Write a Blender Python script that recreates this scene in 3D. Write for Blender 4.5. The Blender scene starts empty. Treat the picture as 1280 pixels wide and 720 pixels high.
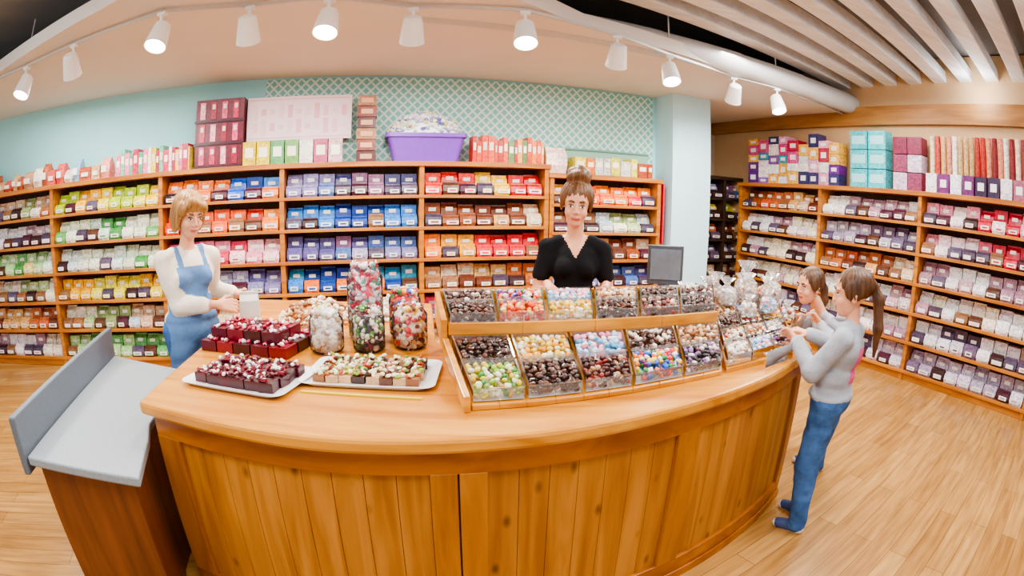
import bpy, bmesh, math, random
import numpy as np
from mathutils import Vector, Matrix
random.seed(7); rng=np.random.default_rng(7)
SC=bpy.context.scene
try: SC.view_settings.look='AgX - Medium High Contrast'
except Exception: pass
# ---------------------------------------------------------------- helpers
def lin(c):
    if isinstance(c,str):
        c=c.lstrip('#'); c=[int(c[i:i+2],16)/255 for i in (0,2,4)]
    return tuple(((x/12.92) if x<=.04045 else ((x+.055)/1.055)**2.4) for x in c[:3])
def new_mat(name):
    m=bpy.data.materials.new(name); m.use_nodes=True
    nt=m.node_tree; b=nt.nodes["Principled BSDF"]
    return m,nt,b
def plain(name,c,rough=.5,metal=0.,spec=.5,emit=0,alpha=1,noise=0.08,nscale=20,sss=0):
    m,nt,b=new_mat(name); L=lin(c)
    b.inputs["Roughness"].default_value=rough; b.inputs["Metallic"].default_value=metal
    b.inputs["Specular IOR Level"].default_value=spec
    if sss: b.inputs["Subsurface Weight"].default_value=sss; b.inputs["Subsurface Radius"].default_value=(1,.35,.2); b.inputs["Subsurface Scale"].default_value=.012
    if emit>0:
        b.inputs["Emission Color"].default_value=(*L,1); b.inputs["Emission Strength"].default_value=emit
    tc=nt.nodes.new("ShaderNodeTexCoord"); n=nt.nodes.new("ShaderNodeTexNoise"); n.inputs["Scale"].default_value=nscale; n.inputs["Detail"].default_value=3
    nt.links.new(tc.outputs["Object"],n.inputs["Vector"])
    r=nt.nodes.new("ShaderNodeValToRGB"); r.color_ramp.elements[0].position=.3; r.color_ramp.elements[1].position=.7
    r.color_ramp.elements[0].color=(*[x*(1-noise) for x in L],1); r.color_ramp.elements[1].color=(*[min(1,x*(1+noise)) for x in L],1)
    nt.links.new(n.outputs["Fac"],r.inputs["Fac"]); nt.links.new(r.outputs["Color"],b.inputs["Base Color"])
    return m
def wood(name,c1,c2,stretch=(1,12,12),rough=.35,scale=1.5,knots=False,bump=.05,rot=0):
    m,nt,b=new_mat(name); b.inputs["Roughness"].default_value=rough
    tc=nt.nodes.new("ShaderNodeTexCoord"); mp=nt.nodes.new("ShaderNodeMapping"); mp.inputs["Scale"].default_value=stretch; mp.inputs["Rotation"].default_value=(0,0,rot)
    nt.links.new(tc.outputs["Object"],mp.inputs["Vector"])
    n=nt.nodes.new("ShaderNodeTexNoise"); n.inputs["Scale"].default_value=scale; n.inputs["Detail"].default_value=6; n.inputs["Distortion"].default_value=.6
    nt.links.new(mp.outputs["Vector"],n.inputs["Vector"])
    r=nt.nodes.new("ShaderNodeValToRGB"); r.color_ramp.elements[0].position=.32; r.color_ramp.elements[1].position=.68
    r.color_ramp.elements[0].color=(*lin(c1),1); r.color_ramp.elements[1].color=(*lin(c2),1)
    nt.links.new(n.outputs["Fac"],r.inputs["Fac"]); out=r.outputs["Color"]
    if knots:
        mp2=nt.nodes.new("ShaderNodeMapping"); mp2.inputs["Scale"].default_value=(6,6,3.4)
        nt.links.new(tc.outputs["Object"],mp2.inputs["Vector"])
        v=nt.nodes.new("ShaderNodeTexVoronoi"); v.inputs["Scale"].default_value=1.3
        nt.links.new(mp2.outputs["Vector"],v.inputs["Vector"])
        r2=nt.nodes.new("ShaderNodeValToRGB"); r2.color_ramp.elements[0].position=.04; r2.color_ramp.elements[0].color=(.22,.2,.18,1); r2.color_ramp.elements[1].position=.16; r2.color_ramp.elements[1].color=(1,1,1,1)
        nt.links.new(v.outputs["Distance"],r2.inputs["Fac"])
        mx=nt.nodes.new("ShaderNodeMix"); mx.data_type='RGBA'; mx.blend_type='MULTIPLY'; mx.inputs[0].default_value=.8
        nt.links.new(out,mx.inputs[6]); nt.links.new(r2.outputs["Color"],mx.inputs[7]); out=mx.outputs[2]
    nt.links.new(out,b.inputs["Base Color"])
    bp=nt.nodes.new("ShaderNodeBump"); bp.inputs["Strength"].default_value=bump; nt.links.new(n.outputs["Fac"],bp.inputs["Height"]); nt.links.new(bp.outputs["Normal"],b.inputs["Normal"])
    return m
def vcol(name,rough=.4,vary=.0,vscale=60,spec=.5,coat=0):
    m,nt,b=new_mat(name); b.inputs["Roughness"].default_value=rough; b.inputs["Specular IOR Level"].default_value=spec
    if coat: b.inputs["Coat Weight"].default_value=coat
    a=nt.nodes.new("ShaderNodeAttribute"); a.attribute_name="Col"; out=a.outputs["Color"]
    if vary>0:
        tc=nt.nodes.new("ShaderNodeTexCoord"); v=nt.nodes.new("ShaderNodeTexVoronoi"); v.inputs["Scale"].default_value=vscale
        nt.links.new(tc.outputs["Object"],v.inputs["Vector"])
        r=nt.nodes.new("ShaderNodeSeparateColor"); nt.links.new(v.outputs["Color"],r.inputs["Color"])
        mr=nt.nodes.new("ShaderNodeMapRange"); mr.inputs["To Min"].default_value=1-vary; mr.inputs["To Max"].default_value=1+vary
        nt.links.new(r.outputs[0],mr.inputs["Value"])
        mx=nt.nodes.new("ShaderNodeVectorMath"); mx.operation='SCALE'
        nt.links.new(out,mx.inputs[0]); nt.links.new(mr.outputs["Result"],mx.inputs["Scale"]); out=mx.outputs[0]
    nt.links.new(out,b.inputs["Base Color"])
    return m
def clear(name,tint=(1,1,1),op=.12,rough=.05):
    m,nt,b=new_mat(name); nt.nodes.remove(b)
    o=nt.nodes["Material Output"]; t=nt.nodes.new("ShaderNodeBsdfTransparent"); t.inputs["Color"].default_value=(*tint,1)
    g=nt.nodes.new("ShaderNodeBsdfGlossy"); g.inputs["Roughness"].default_value=rough
    d=nt.nodes.new("ShaderNodeBsdfDiffuse"); d.inputs["Color"].default_value=(.9,.9,.92,1)
    lw=nt.nodes.new("ShaderNodeLayerWeight"); lw.inputs["Blend"].default_value=.2
    m1=nt.nodes.new("ShaderNodeMixShader"); m2=nt.nodes.new("ShaderNodeMixShader"); m1.inputs[0].default_value=op
    nt.links.new(t.outputs[0],m1.inputs[1]); nt.links.new(d.outputs[0],m1.inputs[2])
    nt.links.new(lw.outputs["Fresnel"],m2.inputs[0]); nt.links.new(m1.outputs[0],m2.inputs[1]); nt.links.new(g.outputs[0],m2.inputs[2])
    nt.links.new(m2.outputs[0],o.inputs["Surface"])
    return m
class MB:
    def __init__(s): s.v=[];s.f=[];s.m=[];s.c=[];s.n=0
    def add(s,V,F,mat=0,col=(1,1,1)):
        V=np.asarray(V,float); s.v.append(V)
        for f in F: s.f.append([i+s.n for i in f])
        s.m+= [mat]*len(F)
        if len(F) and np.ndim(col)==2: s.c+= [tuple(x) for x in col]
        else: s.c+= [tuple(col)]*len(F)
        s.n+=len(V)
    def box(s,c,sz,mat=0,col=(1,1,1),yaw=0,top=1.):
        x,y,z=[q/2 for q in sz]; V=np.array([[-x,-y,-z],[x,-y,-z],[x,y,-z],[-x,y,-z],[-x*top,-y*top,z],[x*top,-y*top,z],[x*top,y*top,z],[-x*top,y*top,z]])
        if yaw: cc,ss=math.cos(yaw),math.sin(yaw); V=V@np.array([[cc,ss,0],[-ss,cc,0],[0,0,1]])
        s.add(V+np.array(c),[(0,3,2,1),(4,5,6,7),(0,1,5,4),(1,2,6,5),(2,3,7,6),(3,0,4,7)],mat,col)
    def bb(s,x0,x1,y0,y1,z0,z1,mat=0,col=(1,1,1)): s.box(((x0+x1)/2,(y0+y1)/2,(z0+z1)/2),(x1-x0,y1-y0,z1-z0),mat,col)
    def bag(s,x,y,z,w,d,h,mat,col,yaw=0):
        V=[];prof=[(0,.9,.8),(.3,1,1),(.75,.97,.8),(.92,.93,.25),(1,.97,.22)]
        for t,a,b in prof:
            X,Y=w/2*a,d/2*b; V+=[[-X,-Y,t*h],[0,-Y*1.25,t*h],[X,-Y,t*h],[X,Y,t*h],[-X,Y,t*h]]
        V=np.array(V); cc,ss=math.cos(yaw),math.sin(yaw); V=V@np.array([[cc,ss,0],[-ss,cc,0],[0,0,1]])+np.array([x,y,z])
        F=[]
        for i in range(4):
            for j in range(5): F.append((i*5+j,i*5+(j+1)%5,(i+1)*5+(j+1)%5,(i+1)*5+j))
        F.append((20,21,22,23,24)); s.add(V,F,mat,col)
    def lathe(s,c,prof,seg=24,mat=0,col=(1,1,1),ripple=0,rn=8,R=None):
        V=[];
        for (r,z) in prof:
            for j in range(seg):
                a=2*math.pi*j/seg; rr=r*(1+ripple*math.sin(a*rn+z*20)); V.append([rr*math.cos(a),rr*math.sin(a),z])
        V=np.array(V)
        if R is not None: V=V@np.array(R).T
        F=[(i*seg+j,i*seg+(j+1)%seg,(i+1)*seg+(j+1)%seg,(i+1)*seg+j) for i in range(len(prof)-1) for j in range(seg)]
        s.add(V+np.array(c),F,mat,col)
    def build(s,name,mats,M=None,smooth=False,parent=None,bevel=0):
        me=bpy.data.meshes.new(name); V=np.concatenate(s.v) if s.v else np.zeros((0,3))
        me.from_pydata(V.tolist(),[],s.f); 
        for m in mats: me.materials.append(m)
        me.polygons.foreach_set("material_index",s.m)
        lt=np.array([len(f) for f in s.f]); C=np.repeat(np.c_[np.array(s.c),np.ones(len(s.c))],lt,axis=0)
        at=me.color_attributes.new("Col",'FLOAT_COLOR','CORNER'); at.data.foreach_set("color",C.ravel())
        me.polygons.foreach_set("use_smooth",[smooth]*len(s.f)); me.update()
        o=bpy.data.objects.new(name,me); SC.collection.objects.link(o)
        if M is not None: o.matrix_world=M
        if parent: o.parent=parent
        if bevel:
            b=o.modifiers.new("bevel",'BEVEL'); b.width=bevel; b.segments=2; b.limit_method='ANGLE'
        return o
def empty(name,loc=(0,0,0)):
    e=bpy.data.objects.new(name,None); e.empty_display_size=.1; SC.collection.objects.link(e); return e
def jit(c,a=.06):
    L=np.array(lin(c)); return tuple(np.clip(L*(1+rng.uniform(-a*2,a*2))+rng.uniform(-a,a,3)*L,0,1))
_bm=bmesh.new(); bmesh.ops.create_icosphere(_bm,subdivisions=2,radius=1); ICO=np.array([v.co[:] for v in _bm.verts]); ICF=[tuple(v.index for v in f.verts) for f in _bm.faces]; _bm.free()
_bm=bmesh.new(); bmesh.ops.create_cube(_bm,size=1.7); bmesh.ops.bevel(_bm,geom=_bm.edges[:],offset=.25,segments=1,affect='EDGES'); _bm.verts.index_update(); CUB=np.array([v.co[:] for v in _bm.verts]); CUF=[tuple(v.index for v in f.verts) for f in _bm.faces]; _bm.free()
def candies(mb,pts,size,pal,mat=0,flat=.7,cube=.3):
    for p in pts:
        a=rng.uniform(0,6.28,3); R=np.array(Matrix.Rotation(a[0],3,'Z')@Matrix.Rotation((a[1]-3.14)*.25,3,'X')@Matrix.Rotation((a[2]-3.14)*.25,3,'Y'))
        B,F=(CUB,CUF) if rng.random()<cube else (ICO,ICF)
        s=size*rng.uniform(.85,1.15)
        V=(B*np.array([s*rng.uniform(.9,1.3),s*.9,s*flat]))@R.T+p
        c=np.array(jit(pal[rng.integers(len(pal))],.05)); cols=np.tile(c,(len(F),1))
        if rng.random()<.22:
            k=rng.integers(0,len(F)-len(F)//5); cols[k:k+len(F)//6]=np.array([.80,.76,.68])  # pale band of faces: highlight painted into the candy colour
        mb.add(V,F,mat,cols)
# ---------------------------------------------------------------- SDF figure modelling
def d_cap(P,a,b,ra,rb):
    a=np.array(a,float);b=np.array(b,float);ab=b-a;L=ab@ab+1e-12
    t=np.clip(((P-a)@ab)/L,0,1); q=P-a-t[...,None]*ab
    return np.sqrt((q*q).sum(-1))-(ra+(rb-ra)*t)
def d_ell(P,c,r,R):
    q=P-np.array(c,float)
    if R is not None: q=q@R
    r=np.array(r,float); k0=np.sqrt(((q/r)**2).sum(-1)); k1=np.sqrt(((q/(r*r))**2).sum(-1))+1e-9
    return k0*(k0-1)/k1
def dist(P,p): return d_cap(P,*p[1:5]) if p[0]=='c' else d_ell(P,*p[1:4])
def pbb(p):
    if p[0]=='c':
        a=np.array(p[1]);b=np.array(p[2]);r=max(p[3],p[4]); return np.minimum(a,b)-r,np.maximum(a,b)+r
    r=max(p[2]) if p[3] is not None else np.array(p[2]); c=np.array(p[1]); return c-r,c+r
def sdf_mesh(prims,h,k):
    B=[pbb(p) for p in prims]; lo=np.min([b[0] for b in B],0)-4*h; hi=np.max([b[1] for b in B],0)+4*h
    n=np.ceil((hi-lo)/h).astype(int)+1; acc=np.full(n,1e-30); mg=7*k+2*h
    for p,(a,b) in zip(prims,B):
        i0=np.clip(np.floor((a-mg-lo)/h).astype(int),0,n-1); i1=np.clip(np.ceil((b+mg-lo)/h).astype(int)+1,1,n)
        g=[lo[j]+h*np.arange(i0[j],i1[j]) for j in range(3)]
        P=np.stack(np.meshgrid(*g,indexing='ij'),-1)
        acc[i0[0]:i1[0],i0[1]:i1[1],i0[2]:i1[2]]+=np.exp(np.clip(-dist(P,p)/k,-60,60))
    F=-k*np.log(acc); S=F<0
    nc=n-1; cnt=np.zeros(nc); pos=np.zeros((*nc,3))
    off=[(i,j,l) for i in (0,1) for j in (0,1) for l in (0,1)]
    def cor(A,o): return A[o[0]:o[0]+nc[0],o[1]:o[1]+nc[1],o[2]:o[2]+nc[2]]
    for a in off:
        for ax in range(3):
            if a[ax]==0:
                b=list(a); b[ax]=1
                fa,fb=cor(F,a),cor(F,b); m=cor(S,a)!=cor(S,b); t=np.where(m,fa/(fa-fb+1e-20),0)
                for q in range(3): pos[...,q]+=np.where(m,a[q]+(t if q==ax else 0),0)
                cnt+=m
    act=cnt>0; idx=-np.ones(nc,int); ii=np.argwhere(act); idx[act]=np.arange(len(ii))
    V=lo+h*(ii+pos[act]/cnt[act][:,None])
    Fs=[]
    for ax in range(3):
        o1,o2=[(1,2),(2,0),(0,1)][ax]
        sl0=[slice(1,-1)]*3; sl1=[slice(1,-1)]*3; sl0[ax]=slice(0,n[ax]-1); sl1[ax]=slice(1,n[ax])
        A=S[tuple(sl0)];Bb=S[tuple(sl1)]; e=np.argwhere(A!=Bb); fl=A[A!=Bb]
        base=e.copy(); 
        for q in range(3):
            if q!=ax: base[:,q]+=1
        def at(d1,d2):
            c=base.copy(); c[:,o1]+=d1; c[:,o2]+=d2; return idx[c[:,0],c[:,1],c[:,2]]
        q=np.stack([at(-1,-1),at(0,-1),at(0,0),at(-1,0)],1); q[~fl]=q[~fl][:,::-1]; Fs.append(q)
    return V,np.concatenate(Fs)
def sdf_obj(name,prims,h,k,mats,M,parent,override=None,disp=None,folds=0):
    V,F=sdf_mesh(prims,h,k); F=F[(F>=0).all(1)]
    Cn=V[F].mean(1); best=np.full(len(Cn),9.); lab=np.zeros(len(Cn),int)
    for p in prims:
        d=dist(Cn,p); m=d<best; best[m]=d[m]; lab[m]=p[-1]
    if override is not None: lab=override(Cn,lab)
    if disp is not None: V=disp(V)
    me=bpy.data.meshes.new(name); me.from_pydata(V.tolist(),[],F.tolist())
    for m in mats: me.materials.append(m)
    if folds:
        cl=np.zeros(len(V)); sel=(lab>=1)&(lab<5)
        for j in range(4): cl[F[sel,j]]=1
        for j in range(4): cl[F[~sel,j]]=0
        N=np.zeros(len(V)*3); me.vertices.foreach_get("normal",N); N=N.reshape(-1,3); x,y,z=V.T
        w=np.sin(z*46+np.sin(x*21+y*13)*2.2+np.sin(z*17)*1.5)*.5+np.sin(x*37+z*29+y*31)*.35+np.sin(y*53-z*38+x*9)*.25
        V=V+N*(cl*folds*w)[:,None]; me.vertices.foreach_set("co",V.ravel())
    me.polygons.foreach_set("material_index",lab.tolist()); me.polygons.foreach_set("use_smooth",[True]*len(F)); me.update()
    o=bpy.data.objects.new(name,me); SC.collection.objects.link(o); o.matrix_world=M; o.parent=parent
    return o
def C(a,b,ra,rb,l): return ('c',tuple(a),tuple(b),ra,rb,l)
def E(c,r,l,R=None): return ('e',tuple(c),tuple(r),R,l)
def ik(S,T,a,b,pole):
    S,T,pole=map(lambda q:np.array(q,float),(S,T,pole)); d=T-S; L=np.linalg.norm(d); u=d/L; Lc=min(L,(a+b)*.995)
    x=(a*a-b*b+Lc*Lc)/(2*Lc); h=math.sqrt(max(a*a-x*x,0)); pp=pole-(pole@u)*u; pp/=np.linalg.norm(pp)
    return S+u*x+pp*h, S+u*Lc
def hand(w,f,n,side,curl,s,l):
    w,f,n=[np.array(q,float) for q in (w,f,n)]; f/=np.linalg.norm(f); n-= (n@f)*f; n/=np.linalg.norm(n); lt=np.cross(f,n)*side
    out=[C(w-f*.03*s,w+f*.02*s,.024*s,.024*s,l)]
    offs=[.030,.010,-.011,-.030]; ln=[.068,.077,.071,.056]
    for o,L in zip(offs,ln):
        k=w+f*.088*s+lt*o*s-n*.002*s; out.append(C(w+f*.015*s+lt*o*.5*s,k,.0155*s,.0125*s,l))
        a=k; ang=0; d=f+lt*o*2.2; d/=np.linalg.norm(d)
        for q,fr in enumerate((.44,.31,.25)):
            ang+=curl*(.8 if q==0 else 1.1); dd=d*math.cos(ang)+n*math.sin(ang); b=a+dd*L*fr*s
            out.append(C(a,b,(.0098-.0012*q)*s,(.009-.0013*q)*s,l)); a=b
    a=w+f*.028*s+lt*.026*s+n*.006*s; d=f*.62+lt*.75+n*.25; d/=np.linalg.norm(d)
    b=a+d*.04*s; out.append(C(w+f*.01*s,a,.016*s,.015*s,l)); out.append(C(a,b,.0135*s,.0115*s,l)); d2=f*.85+lt*.35+n*.4; d2/=np.linalg.norm(d2); out.append(C(b,b+d2*.034*s,.0105*s,.0085*s,l))
    return out
def head_prims(kid=False):
    nl=.006 if kid else 0
    p=[E((0,.012,.035),(.070,.091,.080),0),E((0,-.020,-.022),(.054,.064,.080),0),E((0,-.044,-.076),(.031,.032,.026),0),
       C((0,-.083,.014),(0,-.097+nl,-.015),.005,.0068,0),E((.009,-.091+nl*.6,-.020),(.0065,.007,.0055),0),E((-.009,-.091+nl*.6,-.020),(.0065,.007,.0055),0),
       E((0,-.0765,-.0480),(.0175,.0080,.0030),1),E((0,-.0760,-.0535),(.0140,.0080,.0034),1)]
    for s in (1,-1):
        p+=[E((s*.033,-.053,-.026),(.021,.022,.022),0),E((s*.071,.006,-.008),(.007,.015,.025),0),E((s*.073,.014,.004),(.009,.012,.012),0),
            E((s*.028,-.069,.031),(.019,.011,.006),0),C((s*.016,-.0835,.0315),(s*.030,-.0825,.0355),.0018,.0020,4),C((s*.030,-.0825,.0355),(s*.042,-.0735,.0320),.0020,.0012,4),
            E((s*.028,-.0740,.009),(.0132,.0082,.0068),2)]
    return p
def head_ov(Cc,lab):
    lab=lab.copy(); e=lab==2; x=np.abs(Cc[:,0])-.028; ir=e&(x*x+(Cc[:,2]-.008)**2<.0054**2); lab[ir]=3
    lid=e&(Cc[:,2]>.0132-x*x*18); lab[lid]=5; return lab
def Rz(a): return Matrix.Rotation(a,4,'Z')
def facing(g): return math.atan2(g[1],g[0])+math.pi/2
def put_head(root,pos,yaw,pitch,roll,s,mats,hair,hmat,kid=False):
    M=Matrix.Translation(pos)@Rz(yaw)@Matrix.Rotation(pitch,4,'X')@Matrix.Rotation(roll,4,'Y')@Matrix.Scale(s,4)
    sdf_obj("head",head_prims(kid),.0026,.0035,mats,M,root,head_ov)
    def dsp(V):
        a=np.arctan2(V[:,0],V[:,1]-.02); w=np.sin(a*23+V[:,2]*25)*.0012+np.sin(a*41-V[:,2]*60)*.0009
        nn=V-np.array([0,.02,.03]); nn/=np.linalg.norm(nn,axis=1)[:,None]; return V+nn*w[:,None]
    sdf_obj("hair",hair,.004,.006,[hmat],M,root,None,dsp)
    return M
# ---------------------------------------------------------------- materials
W_shelf=wood("shelf_oak","#a05c1e","#c98434",(1,8,8),.4,2)
W_shelfback=wood("shelf_back","#4e3019","#6d4224",(8,8,1),.6,2)
W_top=wood("counter_top_wood","#b87220","#da9a3c",(.8,9,9),.22,1.6,rot=-.2)
W_panel=wood("counter_plank","#9c5f20","#c28436",(9,9,.8),.35,1.8,knots=True)
W_frame=wood("counter_frame","#935216","#b87026",(1.2,7,7),.3,1.8)
W_dark=wood("gate_wood","#5f3216","#80461f",(7,7,.8),.4,2)
W_slat=wood("ceiling_slat","#d6dade","#eceff2",(1,8,8),.6,2,rot=-.48)
M_pack=vcol("packaging",.35,.32,55)
M_label=vcol("paper_label",.6)
M_candy=vcol("candy",.32,.12,90,coat=.12)
M_wall=plain("wall_paint","#a4dfe2",.8,noise=.02,nscale=3)
M_ceil=plain("ceiling_paint","#e2dcd6",.8,noise=.02,nscale=2)
M_white=plain("white_metal","#f2f2f0",.35,noise=.02)
M_track=plain("track_metal","#c9c9c6",.4,.3,noise=.03)
M_emit=plain("lamp_lens","#fff6e6",.4,emit=22,noise=0)
M_grey=plain("grey_laminate","#8f979f",.45,noise=.12,nscale=120)
M_greyl=plain("grey_laminate_edge","#626b75",.45,noise=.08,nscale=80)
M_clear=clear("clear_plastic",op=.06)
M_glass=clear("jar_glass",op=.03,rough=.02)
M_cello=clear("cellophane",op=.20,rough=.12)
M_black=plain("register_plastic","#4a4e55",.35)
M_plate=plain("white_platter","#e8ebee",.25,noise=.02)
M_purple=plain("purple_plastic","#8448c8",.35,noise=.05)
# ---------------------------------------------------------------- room
TZ=3.0
nB=Vector((-.279,.960,0)).normalized(); eB=Vector((nB.y,-nB.x,0)); DB=5.28
nR=Vector((.928,.373,0)).normalized(); eR=Vector((nR.y,-nR.x,0)); DR=5.55
def frame(e,n,D): return Matrix(((e.x,n.x,0,n.x*D),(e.y,n.y,0,n.y*D),(0,0,1,0),(0,0,0,1)))
FB=frame(eB,nB,DB); FR=frame(eR,nR,DR)
mf,nt,b=new_mat("plank_floor"); b.inputs["Roughness"].default_value=.28
tc=nt.nodes.new("ShaderNodeTexCoord"); mp=nt.nodes.new("ShaderNodeMapping"); mp.inputs["Rotation"].default_value=(0,0,-.5)
br=nt.nodes.new("ShaderNodeTexBrick"); br.inputs["Scale"].default_value=1; br.inputs["Brick Width"].default_value=1.3; br.inputs["Row Height"].default_value=.13; br.inputs["Mortar Size"].default_value=.002; br.inputs["Bias"].default_value=0
br.inputs["Color1"].default_value=(*lin("#c99a5a"),1); br.inputs["Color2"].default_value=(*lin("#ad7e42"),1); br.inputs["Mortar"].default_value=(*lin("#7c5428"),1)
nt.links.new(tc.outputs["Object"],mp.inputs["Vector"]); nt.links.new(mp.outputs["Vector"],br.inputs["Vector"])
mp2=nt.nodes.new("ShaderNodeMapping"); mp2.inputs["Scale"].default_value=(1.2,14,1); nt.links.new(mp.outputs["Vector"],mp2.inputs["Vector"])
nz=nt.nodes.new("ShaderNodeTexNoise"); nz.inputs["Scale"].default_value=2; nz.inputs["Detail"].default_value=6; nt.links.new(mp2.outputs["Vector"],nz.inputs["Vector"])
rp=nt.nodes.new("ShaderNodeValToRGB"); rp.color_ramp.elements[0].position=.3; rp.color_ramp.elements[0].color=(.64,.57,.48,1); rp.color_ramp.elements[1].position=.65; rp.color_ramp.elements[1].color=(1.0,1.0,1.0,1)
nt.links.new(nz.outputs["Fac"],rp.inputs["Fac"])
mx=nt.nodes.new("ShaderNodeMix"); mx.data_type='RGBA'; mx.blend_type='MULTIPLY'; mx.inputs[0].default_value=1
nt.links.new(br.outputs["Color"],mx.inputs[6]); nt.links.new(rp.outputs["Color"],mx.inputs[7]); nt.links.new(mx.outputs[2],b.inputs["Base Color"])
q=MB(); q.bb(-9,9,-4,10,-.1,0); q.build("floor",[mf])
q=MB(); q.bb(-7.5,3.9,.37,.5,0,3.6); q.build("wall_back",[M_wall],FB)
q=MB(); q.bb(3.5,7.0,1.5,1.6,0,3.6); q.build("wall_back_recess",[plain("recess_paint","#c4ab92",.8)],FB)
q=MB(); q.bb(-6.6,4.5,.37,.5,0,3.6); q.build("wall_right",[plain("right_wall_paint","#d0ac82",.8,noise=.03)],FR)
q=MB(); q.bb(-6.6,4.5,.30,.372,2.82,3.05); q.build("trim_1",[wood("trim_wood","#94622e","#b07c42",(1,8,8),.5,2)],FR)
q=MB(); q.bb(3.45,4.02,-.03,.5,0,TZ); q.build("wall_column",[plain("column_paint","#c2e9f6",.7,noise=.02)],FB)
mpg,nt,b=new_mat("lattice_panel"); b.inputs["Roughness"].default_value=.7
tc=nt.nodes.new("ShaderNodeTexCoord"); sx=nt.nodes.new("ShaderNodeSeparateXYZ"); cx=nt.nodes.new("ShaderNodeCombineXYZ"); mp=nt.nodes.new("ShaderNodeMapping"); mp.inputs["Rotation"].default_value=(0,0,math.radians(45))
v=nt.nodes.new("ShaderNodeTexVoronoi"); v.voronoi_dimensions='2D'; v.distance='CHEBYCHEV'; v.inputs["Scale"].default_value=14; v.inputs["Randomness"].default_value=0
r=nt.nodes.new("ShaderNodeValToRGB"); r.color_ramp.elements[0].position=.32; r.color_ramp.elements[0].color=(*lin("#7fc0bb"),1); r.color_ramp.elements[1].position=.40; r.color_ramp.elements[1].color=(*lin("#d6e8de"),1)
nt.links.new(tc.outputs["Object"],sx.inputs[0]); nt.links.new(sx.outputs[0],cx.inputs[0]); nt.links.new(sx.outputs[2],cx.inputs[1]); nt.links.new(cx.outputs[0],mp.inputs["Vector"]); nt.links.new(mp.outputs["Vector"],v.inputs["Vector"]); nt.links.new(v.outputs["Distance"],r.inputs["Fac"]); nt.links.new(r.outputs["Color"],b.inputs["Base Color"])
q=MB(); q.bb(-1.1,3.40,.35,.369,2.0,TZ-.02); q.build("wall_back_panel",[mpg],FB)
# ceilings
q=MB()
ed=[(-9,2.2),(-4.8,2.70),(-2.6,2.38),(-1.4,2.15),(-.35,2.9),(.5,3.85),(3.3,5.35),(9,7.5)]; V=[(x,y,TZ) for x,y in ed]+[(9,12,TZ),(-9,12,TZ)]; V2=[(x,y,z+.12) for x,y,z in V]
n=len(V); q.add(V+V2,[tuple(range(n))[::-1],tuple(range(n,2*n))]+[(i,(i+1)%n,n+(i+1)%n,n+i) for i in range(n)])
q.build("ceiling",[M_ceil])
q=MB(); q.bb(-9,9,-4,10,3.62,3.7); q.build("ceiling_upper",[plain("upper_ceiling","#8e8e8e",.85,noise=.1,nscale=2)])
mid=np.array([-.85,3.72]); ang=math.atan2(.35,.937)
q=MB(); Rc=np.array(Matrix.Rotation(ang,3,'Z')@Matrix.Rotation(math.pi/2,3,'Y')); q.lathe((mid[0]-.03,mid[1]-.10,3.10),[(.001,.2),(.12,.2)]+[(.12,.3+1.0*i+o) if o<.9 else (.126,.3+1.0*i+o) for i in range(8) for o in (.0,.9,.95)]+[(.12,9),(.001,9)],28,R=Rc)
q.build("ceiling_duct",[plain("duct_paint","#c6c7c8",.5,noise=.04)],smooth=True)
q=MB(); a2=math.radians(27.3)
for i in range(15):
    o=-.62-.36*i; c=mid+np.array([-math.sin(a2),math.cos(a2)])*o
    q.box((c[0],c[1],3.38),(17,.18,.14),0,yaw=a2)
q.build("ceiling_slats",[W_slat],bevel=.01)
# ---------------------------------------------------------------- shelving
HS=2.02; PT=.3188
PAL={'pale':["#dcd2b4","#b0c68c","#ece4cf","#94a86e","#d2ac88","#a06640","#bccfd8"],'yellow':["#f0cc12","#e6d63e","#f2b010","#a8c020","#f5dc50"],
'green':["#68b064","#acd292","#dae6c8","#469048","#e4d280","#cfe2da"],'blue':["#1456c0","#2f7cd4","#113e94","#e87220","#2f98c4"],'orange':["#e85a1c","#f0821c","#d83210","#f2ab2e","#d8262f"],
'pink':["#e84a80","#f08eac","#d8325a","#f2c2c8","#c01f40"],'violet':["#5c5590","#8078aa","#43447c","#a49cc4","#4c6aa8","#8a5a80"],'red':["#c81016","#e03020","#f0c020","#e88020","#a0c030","#d8621e"],
'brown':["#864422","#b46234","#6a341e","#d4a064","#c45430","#dcc09c"],'white':["#ece6e2","#d4c4cc","#c09aa4","#e6d8c0","#a88090","#e6e2e6"],'lav':["#a89ab0","#ccbed0","#6e5c78","#e2dae4","#54465c","#b08a78"],'rose':["#e88ca4","#f4d8dc","#d85a7c","#f0e0dc","#c01c38"]}
DK=["#3a2224","#5a3828","#4a3c50","#5e5068","#4a2030","#8a6040"]
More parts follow.
